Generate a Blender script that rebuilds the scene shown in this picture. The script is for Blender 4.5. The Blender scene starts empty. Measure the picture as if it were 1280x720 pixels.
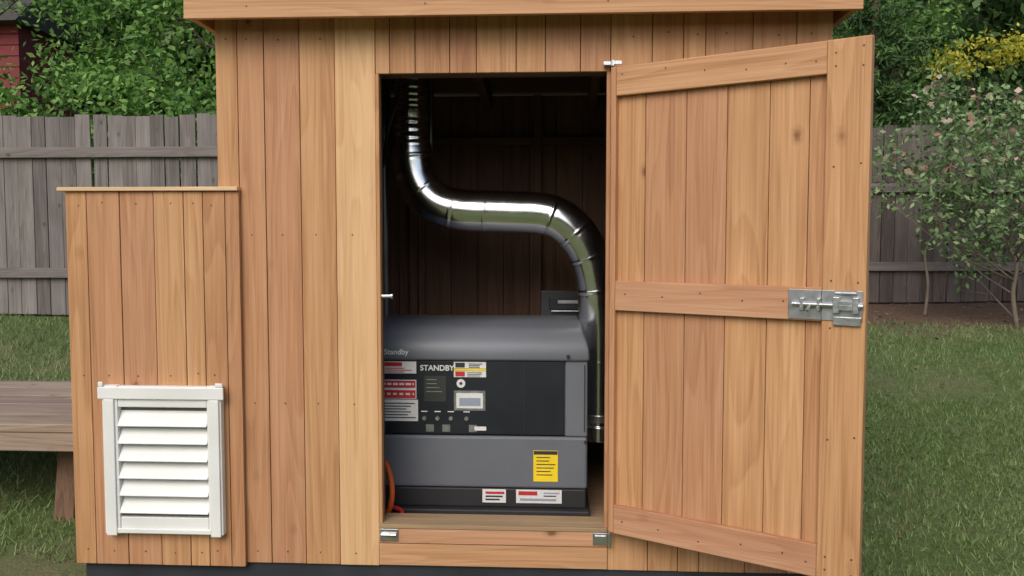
import bpy, math, random
import numpy as np
from mathutils import Vector, Matrix
random.seed(7); rng=np.random.default_rng(11)
S=bpy.context.scene
S.view_settings.view_transform='Standard'; S.view_settings.look='None'; S.view_settings.exposure=0
COL=S.collection

# ------------------------------------------------------------ materials
def newmat(name):
    m=bpy.data.materials.new(name); m.use_nodes=True
    nt=m.node_tree; b=nt.nodes['Principled BSDF']; return m,nt,b
def N(nt,t,**k):
    n=nt.nodes.new(t)
    for a,v in k.items(): setattr(n,a,v)
    return n
def ramp(nt,stops):
    r=N(nt,'ShaderNodeValToRGB'); e=r.color_ramp.elements
    while len(e)<len(stops): e.new(0.5)
    for i,(p,c) in enumerate(stops):
        e[i].position=p; e[i].color=(c[0],c[1],c[2],1) if not isinstance(c,float) else (c,c,c,1)
    return r
def math_(nt,op,a,b=None):
    n=N(nt,'ShaderNodeMath',operation=op)
    for i,v in enumerate((a,b)):
        if v is None: continue
        if isinstance(v,(int,float)): n.inputs[i].default_value=v
        else: nt.links.new(v,n.inputs[i])
    return n.outputs[0]
def mixc(nt,f,a,b,bt='MIX'):
    n=N(nt,'ShaderNodeMix',data_type='RGBA',blend_type=bt)
    for i,v in ((0,f),(6,a),(7,b)):
        if isinstance(v,(int,float)): n.inputs[i].default_value=v
        elif isinstance(v,tuple): n.inputs[i].default_value=(v[0],v[1],v[2],1)
        else: nt.links.new(v,n.inputs[i])
    return n.outputs[2]

def wood(name,axis,light,mid,dark,rough=0.62,knots=True,vary=0.5,weather=0.0,bump=0.25):
    m,nt,b=newmat(name); L=nt.links.new
    tc=N(nt,'ShaderNodeTexCoord'); geo=N(nt,'ShaderNodeNewGeometry')
    rnd=geo.outputs['Random Per Island']
    cm=N(nt,'ShaderNodeCombineXYZ')
    L(math_(nt,'MULTIPLY',rnd,31.7),cm.inputs[0]); L(math_(nt,'MULTIPLY',rnd,17.3),cm.inputs[1]); L(math_(nt,'MULTIPLY',rnd,53.1),cm.inputs[2])
    ad=N(nt,'ShaderNodeVectorMath',operation='ADD'); L(tc.outputs['Object'],ad.inputs[0]); L(cm.outputs[0],ad.inputs[1])
    def scl(cross,along):
        s=[cross]*3; s[axis]=along
        mp=N(nt,'ShaderNodeVectorMath',operation='MULTIPLY'); L(ad.outputs[0],mp.inputs[0]); mp.inputs[1].default_value=s
        return mp.outputs[0]
    def noise(vec,sc,det=4,dist=0.0,ro=.5):
        n=N(nt,'ShaderNodeTexNoise'); L(vec,n.inputs['Vector']); n.inputs['Scale'].default_value=sc; n.inputs['Detail'].default_value=det
        n.inputs['Distortion'].default_value=dist; n.inputs['Roughness'].default_value=ro; return n.outputs[0]
    big=noise(scl(9,0.7),1.0,1,0.3)
    ring=math_(nt,'FRACT',math_(nt,'MULTIPLY',big,10.0))
    rr=ramp(nt,[(0,0.25),(0.55,0.75),(0.9,1.0),(1.0,0.2)]); L(ring,rr.inputs[0])
    fine=noise(scl(130,2.6),1.0,3,0.1,.65)
    streak=noise(scl(26,0.6),1.0,2)
    cr=ramp(nt,[(0.28,dark),(0.5,mid),(0.75,light)])
    v=math_(nt,'ADD',math_(nt,'MULTIPLY',fine,0.50),math_(nt,'MULTIPLY',streak,0.36))
    v=math_(nt,'ADD',v,math_(nt,'MULTIPLY',rr.outputs[0],0.15))
    v=math_(nt,'SUBTRACT',v,0.035)
    v=math_(nt,'ADD',v,math_(nt,'MULTIPLY',math_(nt,'SUBTRACT',rnd,0.5),0.24*vary))
    L(v,cr.inputs[0]); col=cr.outputs[0]
    hv=N(nt,'ShaderNodeHueSaturation'); L(col,hv.inputs['Color'])
    wn=N(nt,'ShaderNodeTexWhiteNoise',noise_dimensions='1D'); L(math_(nt,'MULTIPLY',rnd,91.0),wn.inputs['W'])
    L(math_(nt,'ADD',0.490,math_(nt,'MULTIPLY',wn.outputs[0],0.012)),hv.inputs['Hue'])
    L(math_(nt,'ADD',1.0-0.2*vary,math_(nt,'MULTIPLY',wn.outputs[0],0.36*vary)),hv.inputs['Value'])
    col=hv.outputs[0]
    if knots:
        vo=N(nt,'ShaderNodeTexVoronoi'); L(scl(5.6,3.6),vo.inputs['Vector']); vo.inputs['Scale'].default_value=1.0
        d=math_(nt,'ADD',vo.outputs[0],math_(nt,'MULTIPLY',math_(nt,'SUBTRACT',noise(scl(60,60),1,1),0.5),0.05))
        kr=ramp(nt,[(0.03,1.0),(0.055,0.65),(0.075,0.28),(0.14,0.0)]); L(d,kr.inputs[0])
        col=mixc(nt,math_(nt,'MULTIPLY',kr.outputs[0],.85),col,(dark[0]*.42,dark[1]*.3,dark[2]*.25))
    if weather>0:
        w=noise(scl(3.0,1.2),1.0,3,0.0,.65)
        wr=ramp(nt,[(0.35,0.0),(0.7,1.0)]); L(w,wr.inputs[0])
        col=mixc(nt,math_(nt,'MULTIPLY',wr.outputs[0],weather),col,(dark[0]*.5,dark[1]*.5,dark[2]*.5))
    L(col,b.inputs['Base Color']); b.inputs['Roughness'].default_value=rough
    b.inputs['Specular IOR Level'].default_value=0.3
    bp=N(nt,'ShaderNodeBump'); bp.inputs['Strength'].default_value=bump; bp.inputs['Distance'].default_value=0.002
    L(fine,bp.inputs['Height']); L(bp.outputs[0],b.inputs['Normal'])
    return m
CL,CM,CD=(0.64,0.385,0.205),(0.52,0.278,0.132),(0.36,0.168,0.072)
cedZ=wood('cedar_vertical',2,CL,CM,CD,bump=.45,weather=.16); cedX=wood('cedar_horizontal',0,(0.64,0.39,0.225),(0.53,0.29,0.15),(0.38,0.185,0.085),bump=.45,weather=.12)
cedY=wood('cedar_depth',1,CL,CM,CD)
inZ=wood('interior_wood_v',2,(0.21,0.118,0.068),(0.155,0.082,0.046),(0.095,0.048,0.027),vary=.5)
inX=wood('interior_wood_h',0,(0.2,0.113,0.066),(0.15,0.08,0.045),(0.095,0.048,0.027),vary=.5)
ply=wood('plywood_floor',0,(0.5,0.36,0.22),(0.42,0.29,0.17),(0.3,0.2,0.11),knots=True,weather=.5)
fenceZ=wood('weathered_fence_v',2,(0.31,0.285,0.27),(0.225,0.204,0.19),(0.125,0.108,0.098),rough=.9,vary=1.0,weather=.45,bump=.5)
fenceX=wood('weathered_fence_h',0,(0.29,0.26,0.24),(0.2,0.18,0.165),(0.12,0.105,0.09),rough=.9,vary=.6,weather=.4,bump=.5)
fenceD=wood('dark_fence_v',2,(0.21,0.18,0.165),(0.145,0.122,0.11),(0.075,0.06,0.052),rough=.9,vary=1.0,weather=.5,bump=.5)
benchX=wood('weathered_bench',0,(0.46,0.37,0.29),(0.35,0.265,0.2),(0.2,0.14,0.10),rough=.85,vary=.6,weather=.35,bump=.6)
benchZ=wood('bench_leg_wood',2,(0.24,0.15,0.10),(0.17,0.10,0.065),(0.1,0.055,0.037),rough=.85,vary=.5,bump=.5)

def simple(name,col,rough=.5,metal=0.0,nscale=8,namt=.15,bump=0.0,bscale=60,spec=.5,bdist=.004):
    m,nt,b=newmat(name); L=nt.links.new
    tc=N(nt,'ShaderNodeTexCoord'); n=N(nt,'ShaderNodeTexNoise'); L(tc.outputs['Object'],n.inputs['Vector']); n.inputs['Scale'].default_value=nscale; n.inputs['Detail'].default_value=4
    f=ramp(nt,[(0.3,tuple(c*(1-namt) for c in col)),(0.7,tuple(min(1,c*(1+namt)) for c in col))]); L(n.outputs[0],f.inputs[0]); L(f.outputs[0],b.inputs['Base Color'])
    r=math_(nt,'ADD',rough-.06,math_(nt,'MULTIPLY',n.outputs[0],.14)); L(r,b.inputs['Roughness'])
    b.inputs['Metallic'].default_value=metal; b.inputs['Specular IOR Level'].default_value=spec
    if bump>0:
        n2=N(nt,'ShaderNodeTexNoise'); L(tc.outputs['Object'],n2.inputs['Vector']); n2.inputs['Scale'].default_value=bscale; n2.inputs['Detail'].default_value=2
        bp=N(nt,'ShaderNodeBump'); bp.inputs['Strength'].default_value=bump; bp.inputs['Distance'].default_value=bdist; L(n2.outputs[0],bp.inputs['Height']); L(bp.outputs[0],b.inputs['Normal'])
    return m
gray=simple('generator_gray_paint',(0.15,0.162,0.185),.45,0,3,.10,.12,350)
grayl=simple('generator_gray_lower',(0.14,0.152,0.175),.45,0,3,.10,.12,350)
blackp=simple('black_panel',(0.014,0.017,0.023),.38)
blackm=simple('black_base',(0.02,0.02,0.022),.6)
white=simple('white_vinyl',(0.76,0.77,0.74),.4,0,5,.06)
labw=simple('label_white',(0.72,0.72,0.70),.45,0,90,.06)
labr=simple('label_red',(0.5,0.03,0.04),.45)
laby=simple('label_yellow',(0.85,0.62,0.02),.45)
labb=simple('label_blue_grey',(0.3,0.34,0.42),.45)
ink=simple('label_ink',(0.03,0.03,0.035),.5)
lcd=simple('display_glass',(0.05,0.055,0.05),.12)
zinc=simple('zinc_hardware',(0.62,0.64,0.66),.32,1.0,30,.15,.15,120)
dzinc=simple('dark_zinc',(0.45,0.46,0.47),.4,1.0,30,.2)
duct=simple('duct_foil',(0.92,0.93,0.94),.19,1.0,14,.04,.22,13,bdist=.004)
orange=simple('orange_hose',(0.75,0.13,0.02),.5)
skid=simple('dark_skid',(0.022,0.025,0.032),.7,0,6,.3,.3,30)
shing=simple('asphalt_shingle',(0.06,0.055,0.05),.9,0,60,.4,.6,90)
screwm=simple('screw_head',(0.10,0.09,0.08),.5,.6)
bark=simple('bark',(0.085,0.062,0.045),.95,0,20,.35,.8,40)
darkin=simple('dark_backing',(0.08,0.05,0.03),.9,0,10,.2)  # for the added light-blocking sheets and the box lining

def leafmat(name,c1,c2,c3,trans=.35):
    m,nt,b=newmat(name); L=nt.links.new
    geo=N(nt,'ShaderNodeNewGeometry'); tc=N(nt,'ShaderNodeTexCoord')
    n=N(nt,'ShaderNodeTexNoise'); L(tc.outputs['Object'],n.inputs['Vector']); n.inputs['Scale'].default_value=1.6; n.inputs['Detail'].default_value=1
    f=math_(nt,'ADD',math_(nt,'MULTIPLY',geo.outputs['Random Per Island'],.55),math_(nt,'MULTIPLY',n.outputs[0],.5))
    r=ramp(nt,[(0.2,c1),(0.5,c2),(0.85,c3)]); L(f,r.inputs[0])
    L(r.outputs[0],b.inputs['Base Color']); b.inputs['Roughness'].default_value=.5; b.inputs['Specular IOR Level'].default_value=.3
    if trans>0:
        t=N(nt,'ShaderNodeBsdfTranslucent'); L(r.outputs[0],t.inputs['Color'])
        mx=N(nt,'ShaderNodeMixShader'); mx.inputs[0].default_value=trans
        L(b.outputs[0],mx.inputs[1]); L(t.outputs[0],mx.inputs[2]); L(mx.outputs[0],nt.nodes['Material Output'].inputs[0])
    return m
lfG=leafmat('leaf_green',(0.045,0.12,0.02),(0.12,0.26,0.05),(0.27,0.44,0.11),.25)
lfD=leafmat('leaf_dark',(0.022,0.06,0.018),(0.055,0.12,0.033),(0.13,0.23,0.07),.15)
lfF=leafmat('leaf_far',(0.022,0.055,0.016),(0.05,0.105,0.028),(0.12,0.2,0.055),0)
lfY=leafmat('leaf_yellow_green',(0.25,0.28,0.03),(0.62,0.6,0.07),(0.85,0.75,0.15),.4)
lfS=leafmat('leaf_sage',(0.07,0.14,0.045),(0.16,0.27,0.10),(0.33,0.43,0.21),.2)
petal=leafmat('petal_pink',(0.42,0.22,0.17),(0.58,0.36,0.29),(0.7,0.55,0.48),.2)
grassM=leafmat('grass_blades',(0.075,0.13,0.035),(0.14,0.22,0.07),(0.26,0.33,0.13),0)
litter=leafmat('leaf_litter_mat',(0.10,0.06,0.035),(0.18,0.115,0.07),(0.3,0.22,0.14),0)

# ------------------------------------------------------------ geometry helpers
def empty(name,loc=(0,0,0),rotz=0):
    e=bpy.data.objects.new(name,None); e.location=loc; e.rotation_euler=(0,0,rotz); COL.objects.link(e); return e
def mk(name,verts,faces,mat,parent=None,bevel=0,smooth=False,seg=2):
    me=bpy.data.meshes.new(name); me.from_pydata([tuple(v) for v in verts],[],faces); me.update()
    o=bpy.data.objects.new(name,me); COL.objects.link(o)
    me.materials.append(mat)
    if smooth: me.polygons.foreach_set('use_smooth',[True]*len(me.polygons))
    if parent: o.parent=parent
    if bevel:
        bv=o.modifiers.new('bevel','BEVEL'); bv.width=bevel; bv.segments=seg; bv.limit_method='ANGLE'; bv.angle_limit=math.radians(40)
    return o
BF=[(0,3,2,1),(4,5,6,7),(0,1,5,4),(1,2,6,5),(2,3,7,6),(3,0,4,7)]
class B:
    def __init__(s): s.v=[]; s.f=[]
    def box(s,x0,x1,y0,y1,z0,z1,M=None,jit=0):
        k=len(s.v); j=lambda:random.uniform(-jit,jit)
        c=[(x0,y0,z0),(x1,y0,z0),(x1,y1,z0),(x0,y1,z0),(x0,y0,z1),(x1,y0,z1),(x1,y1,z1),(x0,y1,z1)]
        if jit: 
            dy=j(); c=[(a,b_+dy,c_) for a,b_,c_ in c]
        if M is not None: c=[tuple(M@Vector(p)) for p in c]
        s.v+=c; s.f+=[tuple(i+k for i in q) for q in BF]; return s
    def cyl(s,p0,p1,r,n=12,r1=None):
        p0=Vector(p0);p1=Vector(p1); d=(p1-p0).normalized(); a=d.orthogonal().normalized(); b=d.cross(a); k=len(s.v); r1=r if r1 is None else r1
        for p,rr in((p0,r),(p1,r1)):
            for i in range(n):
                t=2*math.pi*i/n; s.v.append(tuple(p+a*rr*math.cos(t)+b*rr*math.sin(t)))
        for i in range(n):
            j=(i+1)%n; s.f.append((k+i,k+j,k+n+j,k+n+i))
        s.f.append(tuple(k+n-1-i for i in range(n))); s.f.append(tuple(k+n+i for i in range(n))); return s
    def prism(s,prof,x0,x1):
        k=len(s.v); n=len(prof)
        for x in(x0,x1): s.v+=[(x,p[0],p[1]) for p in prof]
        for i in range(n):
            j=(i+1)%n; s.f.append((k+i,k+j,k+n+j,k+n+i))
        s.f.append(tuple(k+n-1-i for i in range(n))); s.f.append(tuple(k+n+i for i in range(n))); return s
    def out(s,name,mat,parent=None,bevel=0,smooth=False,seg=2): return mk(name,s.v,s.f,mat,parent,bevel,smooth,seg)
def tube(pts,rad,n=16,cap=True):
    pts=[Vector(p) for p in pts]; v=[];f=[]; up=None
    for i,p in enumerate(pts):
        d=(pts[min(i+1,len(pts)-1)]-pts[max(i-1,0)]).normalized()
        if up is None: up=d.orthogonal().normalized()
        up=(up-d*up.dot(d)).normalized(); b=d.cross(up)
        for k in range(n):
            t=2*math.pi*k/n; v.append(tuple(p+(up*math.cos(t)+b*math.sin(t))*rad[i]))
    for i in range(len(pts)-1):
        for k in range(n):
            j=(k+1)%n; f.append((i*n+k,i*n+j,(i+1)*n+j,(i+1)*n+k))
    if cap: f.append(tuple(range(n-1,-1,-1))); f.append(tuple((len(pts)-1)*n+k for k in range(n)))
    return v,f
def cat(P,m=12):
    P=[Vector(p) for p in P]; P=[P[0]*2-P[1]]+P+[P[-1]*2-P[-2]]; o=[]
    for i in range(1,len(P)-2):
        for k in range(m):
            t=k/m; a,b,c,d=P[i-1],P[i],P[i+1],P[i+2]
            o.append(.5*((2*b)+(c-a)*t+(2*a-5*b+4*c-d)*t*t+(3*b-a-3*c+d)*t**3))
    o.append(P[-2]); return o
def quads(name,v4,mat,parent=None):
    n=len(v4); me=bpy.data.meshes.new(name); me.vertices.add(n*4); me.vertices.foreach_set('co',v4.reshape(-1).astype(np.float32))
    me.loops.add(n*4); me.loops.foreach_set('vertex_index',np.arange(n*4,dtype=np.int32))
    me.polygons.add(n); me.polygons.foreach_set('loop_start',np.arange(0,n*4,4,dtype=np.int32)); me.polygons.foreach_set('loop_total',np.full(n,4,dtype=np.int32))
    me.update(calc_edges=True); me.validate(); me.materials.append(mat)
    o=bpy.data.objects.new(name,me); COL.objects.link(o)
    if parent: o.parent=parent
    return o
def unit(a): return a/np.linalg.norm(a,axis=1,keepdims=True)
def leafquads(p,size,asp=.5,up=.6):
    n=len(p); nr=unit(rng.normal(size=(n,3))+np.array([0,-.3,up])); u=unit(np.cross(nr,rng.normal(size=(n,3)))); w=np.cross(nr,u)
    L=(size*rng.uniform(.6,1.3,n))[:,None]; W=L*asp*.5
    return np.stack([p,p+u*L*.45+w*W,p+u*L,p+u*L*.45-w*W],1)
def blobpts(blobs,nclump,per,sig):
    out=[]
    for c,r in blobs:
        k=max(3,int(nclump*(r[0]*r[1]*r[2])**(1/3))); d=unit(rng.normal(size=(k,3)))*(rng.uniform(.25,1.08,k)**.45)[:,None]
        cc=np.array(c)+d*np.array(r)
        for q in cc: 
            s=sig*rng.uniform(.6,1.4); out.append(q+rng.normal(size=(int(per*rng.uniform(.5,1.4)),3))*np.array([s,s,s*.6]))
    return np.concatenate(out)
def gz(x,y):
    t=np.clip((np.asarray(y,float)+.3)/4.7,0,1); return .57*t*t*(3-2*t)*1.0+.03*np.clip(np.asarray(y,float)-4.4,0,4)+.012*np.sin(np.asarray(x)*1.7+np.asarray(y)*.9)

# ------------------------------------------------------------ ground
xs=np.unique(np.concatenate([np.linspace(-150,-8,12),np.linspace(-8,8,90),np.linspace(8,150,12)])); ys=np.unique(np.concatenate([np.linspace(-60,-4,8),np.linspace(-4,10,80),np.linspace(10,250,14)]))
gv=[(x,y,float(gz(x,y))) for y in ys for x in xs]; nx=len(xs)
gf=[(j*nx+i,j*nx+i+1,(j+1)*nx+i+1,(j+1)*nx+i) for j in range(len(ys)-1) for i in range(nx-1)]
m,nt,b=newmat('lawn_soil'); L=nt.links.new
tc=N(nt,'ShaderNodeTexCoord'); 
def nz(sc,det=5,ro=.6):
    n=N(nt,'ShaderNodeTexNoise'); L(tc.outputs['Object'],n.inputs['Vector']); n.inputs['Scale'].default_value=sc; n.inputs['Detail'].default_value=det; n.inputs['Roughness'].default_value=ro; return n.outputs[0]
r1=ramp(nt,[(0.3,(0.06,0.09,0.028)),(0.55,(0.125,0.17,0.06)),(0.75,(0.22,0.24,0.105))]); L(nz(30,6,.75),r1.inputs[0])
r2=ramp(nt,[(0.42,0.0),(0.68,1.0)]); L(nz(1.3,4),r2.inputs[0])
c=mixc(nt,math_(nt,'MULTIPLY',r2.outputs[0],.6),r1.outputs[0],(0.22,0.185,0.115))
sp=N(nt,'ShaderNodeSeparateXYZ'); L(tc.outputs['Object'],sp.inputs[0])
my=math_(nt,'ADD',sp.outputs[1],math_(nt,'MULTIPLY',math_(nt,'SUBTRACT',nz(3,4),.5),1.6))
mr=N(nt,'ShaderNodeMapRange'); L(my,mr.inputs[0]); mr.inputs[1].default_value=3.7; mr.inputs[2].default_value=4.3
mxx=N(nt,'ShaderNodeMapRange'); L(sp.outputs[0],mxx.inputs[0]); mxx.inputs[1].default_value=.3; mxx.inputs[2].default_value=1.2
r3=ramp(nt,[(0.3,(0.09,0.055,0.038)),(0.7,(0.23,0.155,0.11))]); L(nz(22,6,.7),r3.inputs[0])
c=mixc(nt,math_(nt,'MULTIPLY',mr.outputs[0],mxx.outputs[0]),c,r3.outputs[0]); L(c,b.inputs['Base Color']); b.inputs['Roughness'].default_value=1; b.inputs['Specular IOR Level'].default_value=.1
bp=N(nt,'ShaderNodeBump'); bp.inputs['Strength'].default_value=.7; bp.inputs['Distance'].default_value=.02; L(nz(60,4,.7),bp.inputs['Height']); L(bp.outputs[0],b.inputs['Normal'])
mk('ground',gv,gf,m,smooth=True)

def blades(n,x0,x1,y0,y1,h,edge=None):
    x=rng.uniform(x0,x1,n); y=rng.uniform(y0,y1,n)
    d=.5+.5*np.sin(x*2.1+np.sin(y*1.7)*1.5)*np.sin(y*2.6+x*.7); keep=rng.uniform(size=n)<(.3+.6*d)
    if edge is not None: keep&=(y<edge+rng.normal(size=n)*.25)
    x=x[keep];y=y[keep];k=len(x); p=np.stack([x,y,gz(x,y)-.004],1)
    a=rng.uniform(0,2*np.pi,k); w=np.stack([np.cos(a),np.sin(a),np.zeros(k)],1)*.0028
    H=h*rng.uniform(.5,1.4,k)[:,None]; le=rng.normal(size=(k,3))*.6; le[:,2]=1; le=unit(le)*H
    return np.stack([p-w,p+w,p+le+w*.3,p+le-w*.3],1)
gr=np.concatenate([blades(70000,.9,3.6,-.4,2.2,.030),blades(36000,1.0,5.6,2.0,4.4,.04,4.0),blades(18000,-3.6,-1.5,.2,2.5,.04),blades(24000,-5.6,-1.0,2.4,4.4,.05)])
quads('grass',gr,grassM)
n=900; x=rng.uniform(1,6,n); y=np.concatenate([rng.uniform(3.4,6,n-220),rng.uniform(-.2,3.4,220)]); p=np.stack([x,y,gz(x,y)+.012],1)
quads('leaf_litter',leafquads(p,.042,.6,4.0),litter)

# ------------------------------------------------------------ shed
shed=empty('wooden_shed')
ZB=.117
fr=B()
ex=[-1.04,-.962,-.868,-.742,-.617]
def run(bd,edges,z0,z1,y0=0.0,y1=.018,g=.0012):
    for a,c in zip(edges[:-1],edges[1:]): bd.box(a+g,c-g,y0,y1,z0,z1,jit=.0012)
run(fr,ex,ZB,2.12); 
run(fr,[-.475,-.424,-.335,-.215,-.123,.014,.114,.234,.337],1.857,2.12)
run(fr,[.337,.478,.583,.657,.815,.96,1.08],ZB,2.12)
fr.out('front_boards',cedZ,shed,.0018)
B().box(-.616,-.4755,-.004,.018,ZB,2.119).out('pale_board',wood('cedar_pale',2,(0.72,0.48,0.27),(0.63,0.385,0.2),(0.49,0.27,0.125),bump=.45),shed,.0018)
B().box(-1.03,-.49,.020,.03,ZB,2.1).box(.36,1.07,.020,.03,ZB,2.1).box(-.49,.36,.020,.03,1.875,2.1).box(-.49,.36,.020,.03,ZB,.24).out('light_block',darkin,shed)  # backing sheets added to block light through the front board gaps
B().box(-.515,-.477,.031,.12,.2,2.05).box(.339,.377,.031,.12,.2,2.05).out('door_jamb',inZ,shed,.002)
B().box(-.4765,-.463,-.001,.030,.262,1.8565).box(.325,.338,-.001,.030,.262,1.8565).out('opening_trim',cedZ,shed,.0015)
B().box(-.476,.338,.031,.12,1.862,1.95).out('door_header',inX,shed,.002)
B().box(-.4745,.3365,-.006,.018,.120,.2).box(-.4745,.3365,-.012,.018,.203,.256).out('threshold_boards',cedX,shed,.0025)
B().box(-.4745,.3365,-.016,.11,.2575,.272).out('sill',ply,shed,.002)
B().box(-1.03,1.07,.032,1.2,.17,.2).out('floor',ply,shed)
zt=lambda y:2.115-.1*y
DY=1.25
sd=B()
yy=0.019
while yy<DY:
    w=random.choice([.105,.12,.135]); y2=min(yy+w,DY)
    for X0,X1 in((-1.04,-1.022),(1.062,1.08)): sd.box(X0,X1,yy+.001,y2-.001,ZB,zt(y2)-.002)
    yy=y2
sd.out('side_boards',cedZ,shed,.0018)
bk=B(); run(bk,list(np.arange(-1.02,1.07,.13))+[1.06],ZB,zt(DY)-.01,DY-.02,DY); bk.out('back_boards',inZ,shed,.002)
B().box(-1.03,1.07,DY+.003,DY+.012,ZB,zt(DY)-.005).out('back_light_block',darkin,shed)  # added sheet, stops light leaking between the back boards
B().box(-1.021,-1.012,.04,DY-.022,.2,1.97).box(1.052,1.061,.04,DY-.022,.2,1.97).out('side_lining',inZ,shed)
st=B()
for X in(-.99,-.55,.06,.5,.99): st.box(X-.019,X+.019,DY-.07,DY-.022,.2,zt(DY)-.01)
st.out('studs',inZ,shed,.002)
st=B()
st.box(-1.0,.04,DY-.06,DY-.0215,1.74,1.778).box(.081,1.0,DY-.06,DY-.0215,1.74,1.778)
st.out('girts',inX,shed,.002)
Mr=Matrix.Translation((0,0,2.12))@Matrix.Rotation(-.0997,4,'X')
B().box(-1.13,1.17,-.098,DY+.12,0,.03,Mr).out('roof_deck',inX,shed)
B().box(-1.15,1.19,-.11,DY+.14,.031,.045,Mr).out('roof_shingles',shing,shed)
rf=B()
for X in(-.7,-.2,.3,.8): rf.box(X,X+.038,.04,DY-.03,-.09,-.002,Mr)
rf.out('rafters',inX,shed)
B().box(-1.095,1.135,-.122,-.1,2.022,2.165).box(-1.098,1.138,-.134,-.1225,2.115,2.17).out('fascia',cedX,shed,.002)
B().box(-1.095,-1.073,-.0995,DY+.1,2.03,2.14).box(1.113,1.135,-.0995,DY+.1,2.03,2.14).out('barge_board',cedY,shed,.002)
B().box(-1.07,1.11,-.099,-.004,2.085,2.097).out('soffit',cedX,shed)
B().box(-1.57,1.07,.012,DY,-.03,.115).out('skid_base',skid,shed,.004)
bx=B(); run(bx,[-1.585,-1.508,-1.388,-1.265,-1.157,-1.088,-1.008,-.957],.109,1.452,-.021,-.003); bx.out('side_box_front',cedZ,shed,.0018)
sb=B(); yy=-.002
while yy<.7:
    sb.box(-1.585,-1.567,yy+.001,yy+.116,.112,1.45); yy+=.117
sb.out('side_box_side',cedZ,shed,.0018)
B().box(-1.566,-1.041,.69,.705,.12,1.45).box(-1.566,-1.041,-.002,.005,.12,1.45).out('side_box_lining',darkin,shed)
B().box(-1.607,-.957,-.036,.715,1.4535,1.468).out('side_box_top',wood('cedar_top',0,(0.75,0.55,0.36),(0.66,0.45,0.27),(0.5,0.32,0.17)),shed,.003)
sc=B()
def screw(x,y,z,r=.0035): sc.cyl((x,y,z),(x,y-.0012,z),r,8)
for a in [-1.0,-.915,-.805,-.68,.40,.53,.62,.73,.89,1.02]:
    screw(a+random.uniform(-.015,.015),-.0005,1.98+random.uniform(-.01,.01))
for a in [-1.54,-1.45,-1.33,-1.21,-1.12,-1.05]:
    for z in(1.41,.80,.16): screw(a+random.uniform(-.01,.01),-.0215,z+random.uniform(-.008,.008),.0028)
for a in(-.98,-.92,-.81,-.69,-.56):
    for z in(1.3,.7,.16): screw(a,-.0045 if a>-.6 else -.0005,z,.0028)
for a in(-.9,-.3,.3,.9): screw(a,-.1345,2.14); screw(a+.02,-.122,2.06)
sc.out('nail_heads',screwm,shed)

# door (leaf swung outwards)
door=empty('shed_door',(.347,-.024,0),math.radians(-30.55)); door.parent=shed
db=B(); e=[0.002,.118,.262,.397,.53,.648,.822]
for a,c_ in zip(e[:-1],e[1:]): db.box(a+.001,c_-.001,0,.018,.272,1.866,jit=.001)
db.out('door_boards',cedZ,door,.0018)
B().box(.70,.822,-.024,-.0015,.266,1.862).box(0,.02,-.024,-.0015,.27,1.862).out('door_stiles',cedZ,door,.003)
B().box(.0205,.6995,-.0235,-.0015,1.765,1.86).box(.0205,.6995,-.0235,-.0015,1.043,1.143).box(.0205,.6995,-.0235,-.0015,.268,.368).out('door_rails',cedX,door,.003)
ds=B()
for xx in(.05,.19,.33,.46,.59,.67):
    for z in(1.82,1.093,.318):
        X=xx+random.uniform(-.01,.01); Zs=z+random.uniform(-.02,.02); ds.cyl((X,-.0235,Zs),(X,-.0247,Zs),.0028,8)
for z in(1.83,1.78,1.16,1.03,.34,.29,1.5,.7):
    for xx in(.725,.80): 
        Zs=z+random.uniform(-.01,.01); ds.cyl((xx,-.024,Zs),(xx,-.0252,Zs),.003,8)
ds.out('door_screws',screwm,door)
lt=empty('barrel_latch'); lt.parent=door
B().box(.603,.699,-.0268,-.0242,1.047,1.136).box(.70,.815,-.0275,-.0245,1.047,1.136).out('plates',dzinc,lt,.002)
B().box(.735,.812,-.034,-.0278,1.034,1.06).box(.64,.652,-.044,-.0272,1.074,1.112).box(.69,.699,-.044,-.0272,1.074,1.112).box(.735,.753,-.046,-.0278,1.07,1.118).box(.790,.806,-.046,-.0278,1.07,1.118).out('straps',zinc,lt,.002)
B().cyl((.618,-.036,1.093),(.818,-.036,1.093),.0082,14).cyl((.668,-.036,1.093),(.668,-.062,1.076),.005,10).box(.752,.79,-.044,-.029,1.08,1.105).cyl((.74,-.035,1.130),(.80,-.035,1.130),.006,10).out('bolt',zinc,lt,smooth=False)
hg=B()
hg.cyl((.343,-.03,1.868),(.343,-.03,1.888),.008,12).box(.312,.343,-.030,-.0075,1.872,1.884).box(.345,.372,-.042,-.034,1.872,1.884)
hg.box(.285,.336,-.019,-.0125,.213,.256).cyl((.343,-.027,.21),(.343,-.027,.262),.007,12).box(.292,.33,-.024,-.019,.222,.247)
hg.box(-.47,-.405,-.0185,-.0125,.213,.256).cyl((-.465,-.022,.236),(-.41,-.022,.236),.007,12)
hg.cyl((-.462,.012,1.083),(-.425,.012,1.083),.0075,12).cyl((-.43,.012,1.083),(-.422,.012,1.083),.010,12)
hg.out('hinges',zinc,shed,.001)

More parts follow.
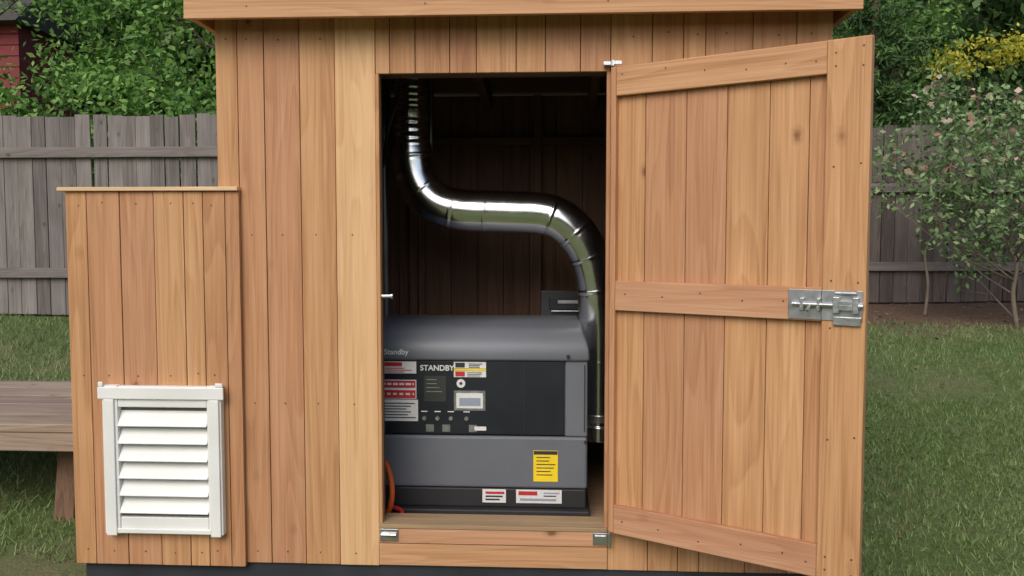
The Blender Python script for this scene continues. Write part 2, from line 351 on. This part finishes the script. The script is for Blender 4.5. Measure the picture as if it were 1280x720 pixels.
# ------------------------------------------------------------ louvered vent
vent=empty('louvered_vent')
vx0,vx1,vz0,vz1=-1.467,-1.012,.232,.775; yf=-.0225
fb=B()
fb.box(vx0+.012,vx0+.068,yf-.03,yf,vz0,vz1-.008).box(vx1-.064,vx1-.012,yf-.03,yf,vz0,vz1-.008)
fb.box(vx0+.069,vx1-.065,yf-.028,yf,vz1-.085,vz1-.01).box(vx0+.069,vx1-.065,yf-.028,yf,vz0+.004,vz0+.062)
fb.box(vx0,vx1,yf-.038,yf-.0305,vz1-.055,vz1-.012).box(vx0+.02,vx0+.058,yf-.038,yf-.0305,vz0-.004,vz1-.0555).box(vx1-.055,vx1-.018,yf-.038,yf-.0305,vz0-.004,vz1-.0555)
fb.box(vx0+.0585,vx1-.0555,yf-.036,yf-.0295,vz0+.004,vz0+.022)
fb.box(vx0+.002,vx0+.0195,yf-.037,yf-.0305,vz1-.0115,vz1+.006).box(vx1-.03,vx1-.003,yf-.037,yf-.0305,vz1-.0115,vz1+.004)
fb.out('frame',white,vent,.003)
lv=B(); n=6; z0=vz0+.072; z1=vz1-.095; pit=(z1-z0)/n
for i in range(n):
    zc=z0+pit*(i+.5); M=Matrix.Translation((0,yf-.016,zc))@Matrix.Rotation(math.radians(-32),4,'X')
    lv.box(vx0+.0685,vx1-.0645,-.0025,.0025,-pit*.47,pit*.47,M)
    lv.box(vx0+.0685,vx1-.0645,-.006,.0018,-pit*.52,-pit*.47,M)
lv.out('slats',white,vent,.001)
B().box(vx0+.065,vx1-.06,yf-.003,yf-.0005,z0-.02,z1+.02).out('mesh_screen',simple('vent_mesh',(0.12,0.12,0.12),.8),vent)

# ------------------------------------------------------------ generator
gen=empty('standby_generator'); GX0,GX1=-.93,.276; GY0,GY1=.30,.93
B().box(GX0-.01,GX1+.01,GY0-.03,GY1+.02,.203,.236).box(GX0+.005,GX1-.004,GY0+.004,GY1-.01,.236,.312).out('base',blackm,gen,.006)
B().box(GX0,GX1,GY0,GY1,.314,.518).out('lower_body',grayl,gen,.010,seg=3)
B().box(GX0,GX1-.0,GY0+.012,GY1,.521,.82).out('upper_body',gray,gen,.006,seg=3)
B().box(.190,GX1,GY0,GY0+.05,.519,.822).box(GX0,-.86,GY0,GY0+.05,.519,.822).out('corner_posts',gray,gen,.007,seg=3)
prof=[(GY0-.012,.814),(GY0-.012,.862),(GY0+.004,.893),(GY0+.04,.925),(GY0+.09,.940),(GY0+.5,.945),(GY1+.01,.92),(GY1+.012,.814)]
lo=B().prism(prof[::-1],GX0-.008,GX1+.008).out('lid',gray,gen,.012,smooth=True,seg=3)
for v in lo.data.vertices:
    if v.co.z>.88:
        cx=(GX0+GX1)/2; v.co.x=cx+(v.co.x-cx)*(1-.05*(v.co.z-.87)/.07)
B().box(-.858,.187,GY0+.003,GY0+.0115,.524,.812).out('black_panel',blackp,gen,.003)
B().box(.03,.033,GY0-.0,GY0+.0028,.53,.81).out('panel_seam',blackm,gen)
B().box(.262,.266,GY0-.003,GY0-.0002,.54,.80).out('corner_seam',blackm,gen)
PX=lambda px:(px-640)*3.22/1050-.016
PZ=lambda py:.818-(py-450)*.003126
def plate(bd,px0,px1,py0,py1,y=GY0+.0028,t=.0012): bd.box(PX(px0),PX(px1),y-t,y,PZ(py1),PZ(py0))
w=B();r=B();k=B();bl=B();yl=B();dz=B();lc=B()
plate(w,468,518,453,468); plate(r,469,500,454,459,GY0+.0012)
plate(w,468,518,476,500); plate(r,468,517,477,486,GY0+.0012); plate(r,468,517,489,499,GY0+.0012)
plate(w,470,520,501,528)
for i in range(6): plate(k,473,random.randint(500,517),505+i*3.6,506.3+i*3.6,GY0+.0012,.0006)
px=473
while px<514:
    ww=random.uniform(3,8); plate(w,px,min(px+ww,515),480,482.6,GY0-.0002,.0006); plate(w,px,min(px+ww*.8,515),492.5,495,GY0-.0002,.0006); px+=ww+2
for i in range(3): plate(r,473,random.randint(500,514),461+i*2.4,462+i*2.4,GY0+.0012,.0006)
plate(w,566,607,453,461); plate(yl,566,607,461.5,464); plate(w,566,607,464.5,472)
for i in range(3): plate(k,585,random.randint(596,605),455+i*2,456+i*2,GY0+.0012,.0006)
plate(r,568,580,465,471,GY0+.0012,.0006)
for i in range(3): plate(k,583,random.randint(594,605),466+i*2,466.8+i*2,GY0+.0012,.0006)
plate(k,568,580,454,460,GY0+.0012,.0006)
plate(dz,566,606,489,514); plate(w,569,603,492,511,GY0+.0012); plate(bl,573,600,498,508,GY0-.0001,.0006)
plate(lc,528,556,471,503)
for i in range(4): plate(dz,531,random.randint(544,553),475+i*5,476+i*5,GY0+.0014,.0004)
w.cyl((PX(575),GY0+.0028,PZ(480)),(PX(575),GY0+.0016,PZ(480)),.017,20)
k.cyl((PX(575),GY0+.0015,PZ(480)),(PX(575),GY0+.0009,PZ(480)),.006,16)
for px in(528,545,562,582): dz.cyl((PX(px),GY0+.0028,PZ(524)),(PX(px),GY0-.004,PZ(524)),.008,14)
for px in(535,556,590): plate(dz,px-5,px+5,532,541)
plate(w,592,607,534,539,GY0+.0027)
for px in(528,545,562,582): plate(w,px-4,px+4,515,516.2)
plate(yl,667,698,563,602,GY0-.0004)
for i in range(6): plate(k,671,random.randint(684,695),571+i*4.4,572.2+i*4.4,GY0-.0017,.0005)
plate(k,667.5,697.5,563.5,568,GY0-.0017,.0005)
plate(w,602,632,613,630,GY0+.0036); plate(w,645,703,613,630,GY0+.0036)
plate(r,606,630,616,619,GY0+.002,.0006); plate(r,648,672,615,620,GY0+.002,.0006); plate(bl,650,696,624,627,GY0+.002,.0006); plate(k,606,628,621,623,GY0+.002,.0005); plate(k,606,624,625,627,GY0+.002,.0005); plate(bl,680,700,616,618,GY0+.002,.0005); plate(k,680,696,620,621.4,GY0+.002,.0005)
for nm,bd,mt in(('white_labels',w,labw),('red_labels',r,labr),('label_text',k,ink),('blue_labels',bl,labb),('yellow_label',yl,laby),('controls',dz,dzinc),('display',lc,lcd)): bd.out(nm,mt,gen)
def text(s,x,y,z,size,mat,parent,name):
    c=bpy.data.curves.new(name,'FONT'); c.body=s; c.size=size; c.extrude=.0006; c.offset=.0006; o=bpy.data.objects.new(name,c); COL.objects.link(o); o.location=(x,y,z); o.rotation_euler=(math.pi/2,0,0); c.materials.append(mat); o.parent=parent
text('STANDBY',PX(523),GY0+.002,PZ(464),.030,labw,gen,'title_text')
text('Standby',PX(478),GY0-.0135,PZ(443.5),.030,labw,gen,'logo_text')
B().cyl((.20,GY0-.012,.835),(.20,GY0-.02,.835),.007,14).cyl((.268,GY0-.001,.50),(.268,GY0-.006,.50),.006,12).out('lid_lock',blackm,gen)

v,f=tube(cat([(-.505,.24,.215),(-.48,.22,.26),(-.475,.23,.33),(-.50,.27,.40),(-.53,.29,.42)],8),[.011]*33,10); mk('orange_hose',v,f,orange,smooth=True)
v,f=tube(cat([(-.56,.22,.212),(-.46,.21,.215),(-.44,.24,.235),(-.50,.27,.25)],8),[.009]*25,10); mk('red_cable',v,f,labr,smooth=True)

# ------------------------------------------------------------ exhaust duct
dp=empty('exhaust_duct')
P=[(-.455,.6,2.03),(-.455,.6,1.84),(-.455,.6,1.68),(-.440,.6,1.55),(-.375,.6,1.452),(-.265,.6,1.408),(-.07,.6,1.398),(.10,.6,1.388),(.195,.6,1.345),(.272,.605,1.25),(.312,.61,1.12),(.330,.62,.95),(.335,.63,.75),(.335,.63,.50)]
pts=cat(P,40); acc=0; rad=[]; last=pts[0]
sm=lambda a,b_,t:(lambda u:u*u*(3-2*u))(min(1,max(0,(t-a)/(b_-a))))
for i,p in enumerate(pts):
    acc+=(p-last).length; last=p; s=acc
    R=.066+.022*sm(.22,.42,s)-.008*sm(1.25,1.5,s)
    for q,h in((.40,.0018),(.55,.0014),(.70,.0014),(.84,.0025),(1.12,.0025),(1.24,.0014),(1.36,.0014),(1.5,.002),(1.8,.002)):
        R+=h*math.exp(-((s-q)/.005)**2)-.0006*math.exp(-((s-q-.012)/.005)**2)
    if s<.36: R+=.0011*math.sin(s*2*math.pi/.026+2*math.sin(s*31))
    rad.append(R)
v,f=tube(pts,rad,56); mk('duct_tube',v,f,duct,dp,smooth=True)
def ring(p,d,r,h,name,mat):
    p=Vector(p); d=Vector(d).normalized(); B().cyl(p-d*h/2,p+d*h/2,r,48).out(name,mat,dp,.002)
ring((-.455,.6,1.80),(0,0,1),.0705,.03,'band_top',duct); ring((.335,.63,.535),(0,0,1),.085,.03,'band_low',zinc); ring((.335,.63,.47),(0,0,1),.089,.06,'collar',duct)
B().box(.262,.285,.525,.56,.40,.52).cyl((.27,.53,.50),(.27,.50,.50),.012,12).out('clamp',zinc,dp,.002)
cd=empty('conduit_pipe')
B().cyl((-.60,.75,.9),(-.60,.75,2.0),.018,16).cyl((-.40,.78,1.55),(-.40,.78,2.0),.014,16).out('pipes',simple('conduit_metal',(0.2,0.2,0.21),.35,.9),cd)
v,f=tube(cat([(-.47,.5,2.0),(-.49,.48,1.85),(-.535,.5,1.72),(-.60,.72,1.6)],8),[.007]*25,8); mk('cable',v,f,blackm,cd,smooth=True)
eb=empty('electrical_box')
B().box(.085,.36,1.0,1.12,.62,1.035).out('enclosure',blackp,eb,.01)
B().box(.078,.367,.985,1.0,.60,1.045).out('cover',simple('box_cover',(0.04,0.042,0.046),.35),eb,.006)
B().box(.12,.30,.972,.985,.955,1.015).out('name_plate',blackp,eb,.003)
B().cyl((.13,.965,.95),(.29,.965,.95),.005,8).box(.16,.27,.966,.9715,.985,1.0).out('latch_bar',dzinc,eb,.001)

# ------------------------------------------------------------ fences
def fence(name,x0,x1,y,ztop,mz,mx,railz):
    f=empty(name); bd=B(); x=x0
    while x<x1:
        w_=random.uniform(.125,.145); M=Matrix.Translation((x,y,0))@Matrix.Rotation(random.uniform(-.008,.008),4,'Y')
        g=float(gz(x,y)); bd.box(0,w_-.006,random.uniform(-.003,.003),.018,g+.02,ztop+random.uniform(-.015,.015),M); x+=w_
    bd.out('pickets',mz,f,.003)
    r=B()
    for z in railz: r.box(x0,x1,y-.045,y-.004,z,z+.09)
    r.out('rails',mx,f,.004)
    p=B(); xx=x0+.6
    while xx<x1: p.box(xx,xx+.09,y+.02,y+.11,float(gz(xx,y))-.05,ztop-.08); xx+=2.4
    p.out('posts',mz,f,.004)
fence('wooden_fence',-9,.2,4.4,2.37,fenceZ,fenceX,(2.0,.93))
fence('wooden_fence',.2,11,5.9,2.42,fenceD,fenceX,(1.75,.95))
f=empty('wooden_fence'); bd=B(); y=4.42
while y<5.88: bd.box(.19,.208,y,y+.13,.6,2.38); y+=.137
bd.out('pickets',fenceZ,f,.003)

# ------------------------------------------------------------ bench / low table
bn=empty('picnic_bench')
tb=B(); 
for i in range(5): 
    y=.42+i*.205; tb.box(-3.5,-1.80+random.uniform(-.01,.01),y,y+.197,.480,.517)
tb.out('top_boards',benchX,bn,.005)
B().box(-3.48,-1.83,.425,.455,.40,.479).out('apron',benchX,bn,.004)
lg=B()
for X in(-2.02,-3.3):
    for y,s in((.60,-1),(1.28,1)):
        M=Matrix.Translation((X,y,0))@Matrix.Rotation(0.16*s,4,'X')
        lg.box(-.03,.06,-.02,.03,.02,.43,M)
    lg.box(X-.035,X+.065,.47,1.40,.432,.479)
lg.box(-1.9,-1.86,.5,.56,.02,.479)
lg.out('legs',benchZ,bn,.004)

# ------------------------------------------------------------ vegetation
def limbset(name,base,h,r,n,spread,parent,zfrac=.35,mat=bark,sub=3):
    vs=[];fs=[]
    def add(pts,rad,nn=8):
        v,f=tube(pts,rad,nn); k=len(vs); vs.extend(v); fs.extend([tuple(i+k for i in q) for q in f])
    b0=Vector(base); tr=[b0+Vector((random.uniform(-.06,.06)*i,random.uniform(-.06,.06)*i,h*i/6)) for i in range(7)]
    tp=cat(tr,5); add(tp,[r*(1-.85*i/(len(tp)-1)) for i in range(len(tp))],10)
    tips=[]
    for i in range(n):
        t=zfrac+(1-zfrac)*random.random(); p=tp[int(t*(len(tp)-1))]; a=random.uniform(0,6.28)
        d=Vector((math.cos(a),math.sin(a),random.uniform(.2,.8))); Ln=spread*random.uniform(.5,1)*(1.15-t*.6)
        q=cat([p,p+d*Ln*.5,p+d*Ln+Vector((0,0,random.uniform(-.1,.25)))],5); rr=r*(1-.8*t)*.5
        add(q,[rr*(1-.8*j/(len(q)-1)) for j in range(len(q))],6); tips.append(q[-1]); tips.append(q[6])
        for s in range(sub):
            q0=q[random.randint(4,len(q)-1)]; dd=(d+Vector((random.uniform(-1,1),random.uniform(-1,1),random.uniform(-.5,.8)))).normalized()*Ln*.45
            add([q0,q0+dd*.5,q0+dd],[rr*.3,rr*.2,rr*.08],5); tips.append(q0+dd)
    mk(name,vs,fs,mat,parent,smooth=True); return tips
def tree(name,base,h,r,blobs,mat,nl=55,per=55,sig=.16,size=.085,spread=1.3,asp=.5):
    t=empty(name); limbset('trunk',base,h,r,12,spread,t)
    quads('crown',leafquads(blobpts(blobs,nl,per,sig),size,asp),mat,t)
tree('deciduous_tree',(-3.6,6.6,.6),3.6,.11,[((-3.6,6.5,3.2),(1.3,.9,1.1)),((-4.7,6.3,2.6),(.9,.8,.7)),((-2.6,6.2,2.6),(1.0,.8,.8)),((-3.3,6.6,4.5),(1.2,.9,.8)),((-2.3,6.8,3.8),(.9,.7,.8)),((-4.7,7,4.3),(.9,.7,.6)),((-5.3,7,3.5),(.6,.6,.7))],lfG,55,55,size=.09)
tree('deciduous_tree',(-7.4,7.5,.6),4.2,.12,[((-6.4,7.4,4.75),(1.3,1,.6)),((-7.6,7.3,3.0),(.9,.8,.9))],lfG,55,50,size=.09)
tree('deciduous_tree',(-1.0,7.4,.6),4.0,.12,[((-1.2,7.2,3.0),(1.3,.9,1.3)),((-1.9,7.4,4.9),(1.0,.8,.6))],lfD,40,45)
sh=empty('hedge'); limbset('stems',(-4.5,5.6,.6),1.3,.04,10,.8,sh)
quads('leaves',leafquads(blobpts([((-5.7+i*.75,5.35+random.uniform(-.1,.2),1.95+random.uniform(-.1,.25)),(.6,.5,.75)) for i in range(7)],50,60,.13),.08,.55),lfG,sh)
tree('deciduous_tree',(4.4,8.2,.7),4.6,.13,[((4.1,7.8,3.6),(.9,.8,1.0)),((3.5,8,4.6),(1.,.8,.9)),((5.1,8.4,5.2),(1.0,.8,.45)),((3.6,7.8,2.6),(.8,.7,.7))],lfG,50,55,.15,.08)
tree('deciduous_tree',(7.4,8.0,.7),4.8,.14,[((7.3,7.8,3.3),(1.1,.9,1.2)),((7.4,8,5.0),(1.2,.9,.8)),((6.2,8,2.5),(1.1,.7,.6))],lfD,50,55,.15,.08)
tree('yellow_shrub',(5.5,7.9,.7),2.6,.06,[((5.4,7.8,3.62),(.42,.35,.24)),((5.0,7.8,3.45),(.25,.25,.16))],lfY,45,45,.10,.07,.5)
ct=empty('conifer_tree'); cx_,cy_=3.7,6.9
v,f=tube(cat([(cx_,cy_,.6),(cx_+.02,cy_,3),(cx_,cy_,5.6)],8),list(np.linspace(.1,.02,17)),10); mk('trunk',v,f,bark,ct,smooth=True)
pp=[]; bv=[];bf=[]
for i in range(80):
    t=random.random(); z=2.0+3.4*t; a=random.uniform(0,6.28); Ln=.9*(1-t*.8)*random.uniform(.7,1.1)
    d=np.array([math.cos(a),math.sin(a),.15]); s=np.linspace(.1,1,int(26*Ln)+6)
    c_=np.array([cx_,cy_,z])+s[:,None]*d*Ln; c_[:,2]-=.35*Ln*s**2
    v,f=tube([tuple(q) for q in c_],list(np.linspace(.012,.003,len(c_))),5); k0=len(bv); bv+=v; bf+=[tuple(j+k0 for j in q) for q in f]
    for q in c_: pp.append(q+rng.normal(size=(9,3))*np.array([.07,.07,.035]))
mk('branches',bv,bf,bark,ct); quads('needles',leafquads(np.concatenate(pp),.10,.24,.1),lfD,ct)
fs=empty('flowering_shrub'); tw=simple('twig',(0.2,0.16,0.12),.9)
tips=limbset('stems',(4.0,4.3,.55),1.6,.02,32,1.15,fs,.05,tw,3)
tips+=limbset('stems_c',(4.8,4.4,.55),1.9,.018,26,1.1,fs,.05,tw,3)
tips+=limbset('stems_d',(3.5,4.9,.55),1.9,.014,10,.6,fs,.5,tw,2)
T=np.array([tuple(t) for t in tips]); T=T[T[:,2]>.85]
q=np.concatenate([t+rng.normal(size=(30,3))*.075 for t in T]); quads('leaves',leafquads(q,.058,.5),lfS,fs)
hi=T[(T[:,2]>1.75)][::2]; q=np.concatenate([t+rng.normal(size=(4,3))*.035 for t in hi]); quads('blossoms',leafquads(q,.06,.9),petal,fs)
def mass(name,x0,x1,y,z1,nb,mat,sz=.16,per=45):
    bl=[((random.uniform(x0,x1),y+random.uniform(-.8,.8),random.uniform(.8,z1)),(random.uniform(.9,1.5),.7,random.uniform(.8,1.3))) for _ in range(nb)]
    e=empty(name); quads('foliage',leafquads(blobpts(bl,30,per,.25),sz,.6),mat,e)
    xs_=np.linspace(x0-1,x1+1,50); zs_=np.linspace(.4,z1+.6,18); v=[(x,y+.9+.35*math.sin(x*2.3+z*1.9)+.3*math.sin(x*.9-z*3.1),z+(0.5*math.sin(x*1.7)+.3*math.sin(x*4.1) if z>z1 else 0)) for z in zs_ for x in xs_]
    mk('inner_foliage',v,[(j*50+i,j*50+i+1,(j+1)*50+i+1,(j+1)*50+i) for j in range(17) for i in range(49)],mat,e)
mass('reflected_tree_line',-10,-1.5,11.6,6.6,38,lfF,.18,26); mass('reflected_tree_line',1,11,12.2,6.8,48,lfF,.18,26)
mass('reflected_tree_line',-14,14,-16,2.6,24,lfF,.35,16)  # unseen mass behind the camera, added for reflections in the duct
rh=empty('red_house'); hm=simple('red_siding',(0.2,0.035,0.04),.8,0,4,.15)
hb=B()
for i in range(24): hb.box(-12.5,-7.75,9.19,9.22,.6+i*.16,.6+i*.16+.15)
hb.box(-12.5,-7.75,9.23,10.6,.5,4.45); hb.out('walls',hm,rh,.004)
B().prism([(8.9,4.4),(9.9,5.3),(10.9,4.4)],-12.8,-7.6).out('roof',shing,rh)
B().box(-9.6,-8.9,9.16,9.188,2.6,3.8).out('window_frame',white,rh,.01); B().box(-9.53,-8.97,9.14,9.159,2.67,3.73).out('window_glass',lcd,rh)

# ------------------------------------------------------------ light, camera
w_=bpy.data.worlds.new('World'); S.world=w_; w_.use_nodes=True; nt=w_.node_tree
sk=nt.nodes.new('ShaderNodeTexSky'); sk.sky_type='NISHITA'; sk.sun_disc=False
el=math.radians(40); az=math.radians(196)
sk.sun_elevation=el; sk.sun_rotation=az; sk.air_density=1.0; sk.dust_density=3.0
bg=nt.nodes['Background']; bg.inputs['Strength'].default_value=.15; nt.links.new(sk.outputs[0],bg.inputs['Color'])
sl=bpy.data.lights.new('sun','SUN'); sl.energy=1.5; sl.angle=math.radians(40); sl.color=(1,.96,.9)
so=bpy.data.objects.new('sun',sl); COL.objects.link(so)
d=Vector((math.sin(az)*math.cos(el),math.cos(az)*math.cos(el),math.sin(el)))
so.rotation_euler=d.to_track_quat('Z','Y').to_euler()
cam=bpy.data.cameras.new('camera'); co=bpy.data.objects.new('camera',cam); COL.objects.link(co); S.camera=co
cam.lens=29.53; cam.sensor_width=36; cam.clip_end=600
co.location=(.158,-2.92,1.29); co.rotation_euler=(math.radians(90-3.43),0,math.radians(3.1))
